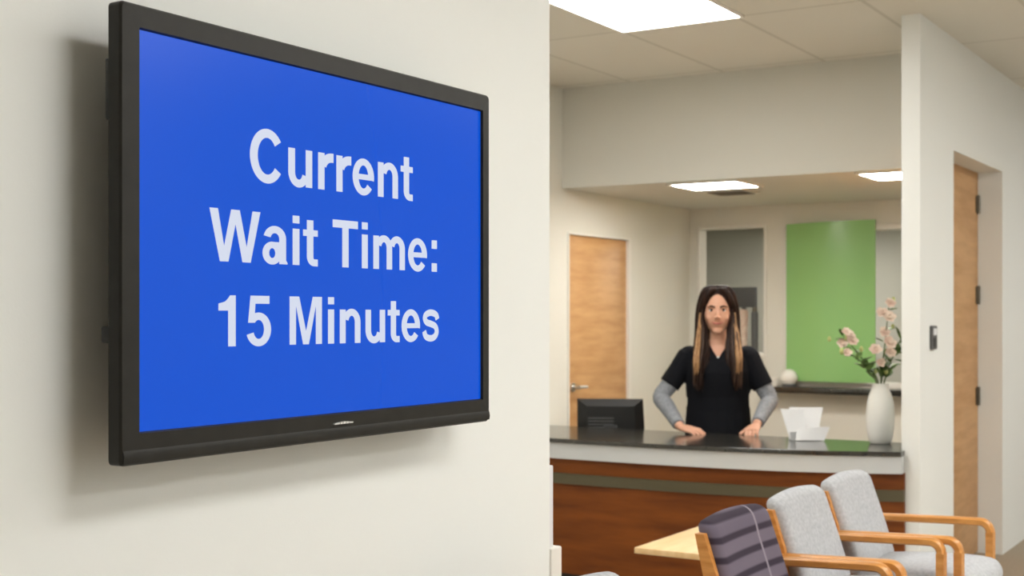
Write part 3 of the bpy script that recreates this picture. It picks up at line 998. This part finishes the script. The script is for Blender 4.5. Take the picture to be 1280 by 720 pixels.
MB().lathe([(0.001, 0), (0.026, 0), (0.026, 0.30), (0.022, 0.31), (0.001, 0.31)], 24).build('body', M['grey_plastic'], st)
MB().lathe([(0.001, 0.308), (0.020, 0.308), (0.018, 0.345), (0.001, 0.347)], 24).build('lid', M['dark_metal'], st)
cp = empty('tall_cup', (-3.765, YB + 0.19, 1.13), label='pale cup in front of the pole beyond the opening', cat='cup')
MB().lathe([(0.001, 0), (0.030, 0), (0.040, 0.29), (0.036, 0.325), (0.001, 0.33)], 24).build('body', M['petal'], cp)

# ------------------------------------------------------------ the receptionist
PER = empty('person', (-2.925, 6.90, 0), rz=math.radians(23.1),
            label='smiling woman with long brown hair and black scrub top, both hands on the counter', cat='person')


def eval_mesh(o):
    dg = bpy.context.evaluated_depsgraph_get()
    return bpy.data.meshes.new_from_object(o.evaluated_get(dg))


def fuse(mb, name, m, parent, voxel, smooth_it=4, cut=None, solid=0.0):
    """weld overlapping volumes into ONE continuous skin, relax it, optionally cut openings"""
    o = mb.build(name, m)
    r_ = o.modifiers.new('r', 'REMESH'); r_.mode = 'VOXEL'; r_.voxel_size = voxel
    s_ = o.modifiers.new('s', 'SMOOTH'); s_.iterations = smooth_it; s_.factor = 0.5
    me = eval_mesh(o)
    bm = bmesh.new(); bm.from_mesh(me)
    if cut:
        dead = [f for f in bm.faces if cut(f.calc_center_median())]
        bmesh.ops.delete(bm, geom=dead, context='FACES')
        for _ in range(14):                      # even out the cut hems
            new = {}
            for v in bm.verts:
                nb = [e.other_vert(v).co for e in v.link_edges if e.is_boundary]
                if len(nb) == 2:
                    new[v] = v.co * 0.5 + (nb[0] + nb[1]) * 0.25
            for v, c_ in new.items():
                v.co = c_
    bm.to_mesh(me); bm.free()
    for p_ in me.polygons:
        p_.use_smooth = True
    if not me.materials:
        me.materials.append(m)
    bpy.data.objects.remove(o)
    o = bpy.data.objects.new(name, me)
    COL.objects.link(o)
    o.parent = parent
    if solid:
        so = o.modifiers.new('solid', 'SOLIDIFY'); so.thickness = solid; so.offset = -1
    return o


def ring(cx, cy, cz, rx, ry, n=20):
    return [(cx + rx * math.cos(2 * PI * k / n), cy + ry * math.sin(2 * PI * k / n), cz) for k in range(n)]


def torso_rings(g=0.0, z0=0.60, z1=1.36):
    prof = [(0.60, .172, .118, 0), (0.70, .176, .118, 0), (0.78, .168, .108, 0), (0.87, .150, .098, 0), (0.95, .152, .100, 0), (1.03, .160, .112, -.008),
            (1.09, .166, .118, -.012), (1.15, .172, .105, -.004), (1.195, .160, .085, 0.004), (1.222, .115, .066, .008), (1.245, .064, .054, .008),
            (1.28, .046, .048, .008), (1.36, .046, .050, .006)]
    return [ring(0, cy, z, rx + g, ry + g) for z, rx, ry, cy in prof if z0 <= z <= z1]


# joints, person's own right side is at -x (left in the photograph)
SH = {-1: Vector((-0.160, 0.0, 1.185)), 1: Vector((0.160, 0.0, 1.185))}
EL = {-1: Vector((-0.318, -0.03, 0.955)), 1: Vector((0.285, -0.02, 0.945))}
WR = {-1: Vector((-0.205, -0.235, 0.805)), 1: Vector((0.205, -0.235, 0.822))}


def arm(mb, s, g=0.0, a=0.0, b=2.0):
    """arm volume; a..b picks a stretch (0 shoulder, 1 elbow, 2 wrist)"""
    pts = [(0.0, SH[s], 0.050), (0.35, SH[s].lerp(EL[s], 0.35), 0.045), (0.7, SH[s].lerp(EL[s], 0.7), 0.040), (1.0, EL[s], 0.037),
           (1.3, EL[s].lerp(WR[s], 0.3), 0.036), (1.65, EL[s].lerp(WR[s], 0.65), 0.030), (2.0, WR[s], 0.0245)]
    sm = catmull([p for _, p, _ in pts], 5)
    rr = []
    for i in range(len(pts) - 1):
        for k in range(5):
            rr.append((pts[i][0] + (pts[i + 1][0] - pts[i][0]) * k / 5, pts[i][2] + (pts[i + 1][2] - pts[i][2]) * k / 5))
    rr.append((2.0, pts[-1][2]))
    sel = [(p, r + g) for p, (t_, r) in zip(sm, rr) if a <= t_ <= b]
    mb.tube([p for p, _ in sel], [r for _, r in sel], 14)


def hand(mb, s, d, n, spread=0.12, curl=0.35, length=0.165):
    """palm with five separate bent fingers. d: pointing direction, n: back of the hand"""
    d = Vector(d).normalized(); n = Vector(n); n = (n - d * n.dot(d)).normalized()
    lat = n.cross(d).normalized() * (-s)       # towards the thumb
    w = WR[s]
    pl = 0.088
    rings = []
    for u, hw, ht in ((-0.02, .024, .021), (0.25, .030, .017), (0.6, .039, .0155), (1.0, .040, .0125)):
        c = w + d * (pl * u) - n * 0.002
        rings.append([c + lat * (hw * math.cos(2 * PI * k / 14)) + n * (ht * math.sin(2 * PI * k / 14)) for k in range(14)])
    mb.loft(rings)
    for i, (off, L, r) in enumerate(((0.030, 0.066, 0.0085), (0.010, 0.074, 0.0088), (-0.011, 0.069, 0.0084), (-0.031, 0.054, 0.0074))):
        base = w + d * (pl * 0.9) + lat * off
        a = spread * (1.2 - i * 0.8)
        dd = (d * math.cos(a) + lat * math.sin(a)).normalized()
        pts = [base - dd * 0.01, base]
        ang = 0.0
        p = base
        for seg_, c_ in ((0.45, curl), (0.32, curl * 1.3), (0.23, curl)):
            ang += c_
            p = p + (dd * math.cos(ang) - n * math.sin(ang)) * (L * seg_)
            pts.append(p)
        mb.tube(catmull(pts, 3), [r * 1.05] * 4 + [r] * 5 + [r * 0.9] * 3 + [r * 0.7], 10, up=n)
    tb_ = w + d * 0.028 + lat * 0.026
    td = (d * 0.62 + lat * 0.72 - n * 0.25).normalized()
    p1 = tb_ + td * 0.030; p2 = p1 + (td * 0.8 + d * 0.5).normalized() * 0.030; p3 = p2 + (td * 0.5 + d * 0.8).normalized() * 0.022
    mb.tube(catmull([w + d * 0.012 + lat * 0.012, tb_, p1, p2, p3], 3), [0.013] * 4 + [0.0125] * 3 + [0.0105] * 4 + [0.0095, 0.007], 10, up=n)


HC = Vector((-0.004, -0.022, 1.429))          # head centre


def headfn(c):
    # shape an ellipsoid into a head: narrow jaw, flatter face, fuller back
    x, y, z = c
    t = z / 0.127
    if t < 0:
        k = 1 - 0.30 * (-t) ** 1.9
        x *= k
        if y > 0:
            y *= 1 - 0.35 * (-t)
        else:
            y *= 1 - 0.06 * (-t)
    if y < 0:
        y *= 0.96
        if -0.35 < t < 0.25:
            y += 0.004 * math.cos(t * 4) * max(0, 1 - abs(abs(x) - 0.032) / 0.022)   # eye sockets
    return Vector((x, y, z))


body = MB()
body.loft(torso_rings())
for s in (-1, 1):
    arm(body, s)
    body.ball(SH[s] + Vector((0, 0, -0.004)), 0.054, 14, 10)
hand(body, -1, (0.80, -0.52, -0.16), (0.05, -0.25, 1), 0.10, 0.16)
hand(body, 1, (-0.30, -0.86, -0.28), (-0.25, -0.30, 1), 0.06, 0.42)
body.ball(HC, (0.0785, 0.096, 0.127), 28, 20, headfn)
# nose, brow ridge, cheeks, chin, ears
HX = HC.x
body.tube([(HX, -0.108, 1.440), (HX, -0.119, 1.420), (HX, -0.130, 1.404), (HX, -0.118, 1.396)], [(0.007, 0.007), (0.008, 0.008), (0.0115, 0.010), (0.010, 0.006)], 10)
for s in (-1, 1):
    body.ball((HX + s * 0.010, -0.117, 1.400), 0.0075, 8, 6)
    body.ball((HX + s * 0.038, -0.080, 1.404), (0.024, 0.017, 0.024), 12, 10)
    body.ball((HX + s * 0.077, -0.008, 1.425), (0.008, 0.016, 0.028), 10, 8)
    body.tube([(HX + s * 0.012, -0.110, 1.456), (HX + s * 0.034, -0.106, 1.461), (HX + s * 0.054, -0.086, 1.454)], 0.007, 8)
body.ball((HX, -0.076, 1.329), (0.030, 0.020, 0.020), 14, 10)
# legs (behind the counter)
for s in (-1, 1):
    body.tube([(s * 0.085, 0, 0.66), (s * 0.09, 0.0, 0.45), (s * 0.09, 0.0, 0.40), (s * 0.092, 0.01, 0.28), (s * 0.095, 0.02, 0.07), (s * 0.097, 0.0, 0.035)],
              [0.088, 0.062, 0.052, 0.052, 0.034, 0.034], 16)
    body.tube([(s * 0.097, 0.045, 0.035), (s * 0.10, -0.04, 0.035), (s * 0.105, -0.13, 0.025)], [(0.033, 0.030), (0.040, 0.028), (0.035, 0.018)], 12)
fuse(body, 'body', M['skin'], PER, 0.0040, 5)

# scrub top with V-neck and short sleeves
top = MB()
prof = [(0.64, .196, .138, 0), (0.72, .192, .134, 0), (0.80, .184, .126, 0), (0.88, .178, .118, 0), (0.96, .178, .120, -.002), (1.04, .182, .130, -.010),
        (1.10, .184, .134, -.014), (1.16, .184, .120, -.006), (1.205, .168, .095, 0.004), (1.236, .120, .076, .008), (1.262, .072, .064, .010), (1.29, .062, .062, .010)]
top.loft([ring(0, cy, z, rx, ry, 24) for z, rx, ry, cy in prof])
for s in (-1, 1):
    arm(top, s, 0.018, 0.0, 0.30)
    e = SH[s].lerp(EL[s], 0.72)
    top.tube([SH[s], SH[s].lerp(EL[s], 0.4), e], [0.064, 0.062, 0.060], 16)
    top.ball(SH[s] + Vector((0, 0, -0.004)), 0.064, 14, 10)


def cut_top(c):
    if c.z > 1.262:
        return True
    if c.y < 0.0 and c.z > 1.172 and abs(c.x) < (c.z - 1.172) * 0.62:
        return True
    for s in (-1, 1):
        ax = (EL[s] - SH[s]).normalized()
        if (c - SH[s]).dot(ax) > (EL[s] - SH[s]).length * 0.70 and c.x * s > 0.17 and c.z > 0.9:
            return True
    return c.z < 0.655


fuse(top, 'scrub_top', M['scrub'], PER, 0.006, 5, cut_top, 0.003)
# pale undershirt showing in the V
us = MB()
us.loft([ring(0, cy, z, rx + 0.006, ry + 0.006, 24) for z, rx, ry, cy in [(1.10, .166, .118, -.012), (1.15, .170, .105, -.004), (1.19, .155, .085, .004)]])
fuse(us, 'undershirt', M['guard'], PER, 0.006, 2, lambda c: abs(c.x) > 0.06 or c.y > 0 or c.z > 1.186 , 0.002)
# grey knitted sleeves
for s in (-1, 1):
    sl = MB()
    arm(sl, s, 0.010, 0.45, 1.96)
    so_ = fuse(sl, 'sleeve', M['grey_knit'], PER, 0.005, 3)
    so_['label'] = 'grey knitted sleeve'
# trousers and shoes
tr = MB()
tr.loft([ring(0, 0, 0.56, .150, .125), ring(0, 0, 0.66, .178, .128), ring(0, 0, 0.74, .180, .124), ring(0, 0, 0.80, .172, .114)])
for s in (-1, 1):
    tr.tube([(s * 0.088, 0, 0.68), (s * 0.093, 0.0, 0.42), (s * 0.096, 0.015, 0.08)], [0.098, 0.070, 0.058], 18)
fuse(tr, 'trousers', M['scrub'], PER, 0.008, 4)
for s in (-1, 1):
    shm = MB().tube([(s * 0.097, 0.065, 0.034), (s * 0.097, 0.03, 0.038), (s * 0.10, -0.04, 0.036), (s * 0.105, -0.12, 0.028), (s * 0.107, -0.155, 0.022)],
                    [(0.028, 0.028), (0.040, 0.038), (0.046, 0.036), (0.042, 0.026), (0.022, 0.016)], 16)
    shm.build('shoe', M['black_plastic'], PER)

# face details
for s in (-1, 1):
    ex, ez = HX + s * 0.0325, 1.441
    e = MB().ball((ex, -0.0985, ez), (0.0135, 0.0075, 0.0065), 14, 10).build('eye', M['eye_white'], PER)
    MB().ball((ex, -0.1045, ez), (0.0060, 0.003, 0.0060), 12, 8).build('iris', M['iris'], e)
    MB().tube([(ex - 0.015, -0.1015 + (0.004 if s < 0 else 0), ez + 0.004), (ex, -0.1070, ez + 0.0078), (ex + 0.015, -0.1015 + (0.004 if s > 0 else 0), ez + 0.004)], 0.0022, 8).build('eyelashes', M['iris'], e)
    MB().tube([(HX + s * 0.014, -0.1165, 1.4585), (HX + s * 0.034, -0.1135, 1.4655), (HX + s * 0.054, -0.0950, 1.459)], [(0.003, 0.005), (0.003, 0.005), (0.002, 0.0025)], 8).build('eyebrow', M['brow'], PER)
MB().tube([(HX - 0.031, -0.0985, 1.3765), (HX - 0.016, -0.1110, 1.3690), (HX, -0.1155, 1.3665), (HX + 0.016, -0.1110, 1.3690), (HX + 0.031, -0.0985, 1.3765)],
          [0.002, 0.0042, 0.0050, 0.0042, 0.002], 8).build('lips', M['lips'], PER)

# long hair: crown shell plus locks that fall over both shoulders
hr = empty('hair'); hr.parent = PER
cap = MB()


def capfn(c):
    x, y, z = c
    t = z / 0.135
    if t < -0.1:
        x *= 1 - 0.10 * (-t)
    return Vector((x, y, z))


cap.ball(HC + Vector((0, 0.022, 0.014)), (0.091, 0.104, 0.131), 32, 22, capfn)
fuse(cap, 'crown', M['hair'], hr, 0.006, 1, lambda c: c.y < -0.045 and c.z < 1.47 and abs(c.x - HX) < 0.062, 0.004)


def lock(pts, rad, m, name='lock'):
    path = catmull(pts, 6)
    n_ = len(path)
    rs = []
    for i in range(n_):
        u = i / (n_ - 1)
        k = u * (len(rad) - 1); a = int(min(k, len(rad) - 2)); f_ = k - a
        r_ = rad[a] * (1 - f_) + rad[a + 1] * f_
        rs.append((r_, r_ * 0.6))
    MB().tube(path, rs, 12, up=(0, 1, 0.3)).build(name, m, hr, angle=80)


for s in (-1, 1):
    # front sweep from the parting round the face
    px_ = -0.004
    lock([(px_, -0.060, 1.560), (HX + s * 0.042, -0.082, 1.548), (HX + s * 0.076, -0.076, 1.490), (HX + s * 0.090, -0.050, 1.43), (HX + s * 0.091, -0.040, 1.36), (HX + s * 0.094, -0.05, 1.29)],
         [0.006, 0.017, 0.018, 0.017, 0.018, 0.016], M['hair'])
    lock([(px_, -0.020, 1.574), (HX + s * 0.060, -0.050, 1.550), (HX + s * 0.090, -0.040, 1.480), (HX + s * 0.101, -0.020, 1.40), (HX + s * 0.105, -0.040, 1.30), (HX + s * 0.118, -0.075, 1.20)],
         [0.010, 0.026, 0.024, 0.024, 0.024, 0.020], M['hair'])
    for (dx, dy, m, z_end, r0) in ((0.062, -0.118, 'hair', 1.08, 0.018), (0.083, -0.128, 'hair', 1.04, 0.020), (0.102, -0.128, 'hair_mid', 1.02, 0.020), (0.120, -0.115, 'hair_mid', 1.03, 0.018), (0.094, -0.140, 'hair', 1.00, 0.016)):
        lock([(HX + s * 0.080, -0.030, 1.42), (HX + s * (dx * 0.3 + 0.055), -0.050, 1.33), (HX + s * (dx * 0.8 + 0.01), -0.085, 1.24), (HX + s * dx, dy, 1.15), (HX + s * (dx + 0.008), dy - 0.006, z_end)],
             [0.016, r0 * 1.1, r0, r0, 0.006], M[m])
    # fine strands: brown over the dark locks, golden lengths on the outer front
    def strands(name, pts, spread, count, r, m):
        mb = MB()
        for _ in range(count):
            ox, oy = random.uniform(-1, 1) * spread, random.uniform(-1, 1) * spread * 0.45
            z_cut = random.uniform(-0.03, 0.02)
            P_ = []
            for i, p_ in enumerate(pts):
                k = (0.25 + 0.75 * min(1, i / 2))
                P_.append(Vector(p_) + Vector((ox * k + random.uniform(-.002, .002), oy * k, z_cut if i == len(pts) - 1 else (z_cut * 1.5 if i == 0 else 0))))
            path = catmull(P_, 5)
            n_ = len(path)
            mb.tube(path, [r * (0.35 + 0.65 * math.sin(PI * min(1, (i + 1) / n_ * 1.0)) ** 0.5) * (1 if i < n_ - 1 else 0.3) for i in range(n_)], 7)
        mb.build(name, m, hr, angle=80)
    strands('golden_strands', [(HX + s * 0.094, -0.058, 1.40), (HX + s * 0.102, -0.086, 1.32), (HX + s * 0.110, -0.120, 1.24), (HX + s * 0.117, -0.155, 1.17), (HX + s * 0.114, -0.158, 1.11)],
            0.015, 20, 0.0056, M['hair_gold'])
    strands('brown_strands', [(HX + s * 0.088, -0.060, 1.40), (HX + s * 0.090, -0.085, 1.32), (HX + s * 0.098, -0.115, 1.24), (HX + s * 0.108, -0.148, 1.15), (HX + s * 0.108, -0.150, 1.03)],
            0.022, 16, 0.0045, M['hair_mid'])
    strands('dark_strands', [(HX + s * 0.082, -0.064, 1.44), (HX + s * 0.080, -0.075, 1.34), (HX + s * 0.078, -0.105, 1.24), (HX + s * 0.090, -0.145, 1.15), (HX + s * 0.098, -0.150, 1.02)],
            0.018, 14, 0.0045, M['hair'])
# back length
lock([(HX, 0.085, 1.50), (HX, 0.105, 1.38), (HX, 0.11, 1.25), (HX, 0.125, 1.12), (HX, 0.12, 1.0)], [0.05, 0.10, 0.11, 0.10, 0.05], M['hair'], 'back_length')
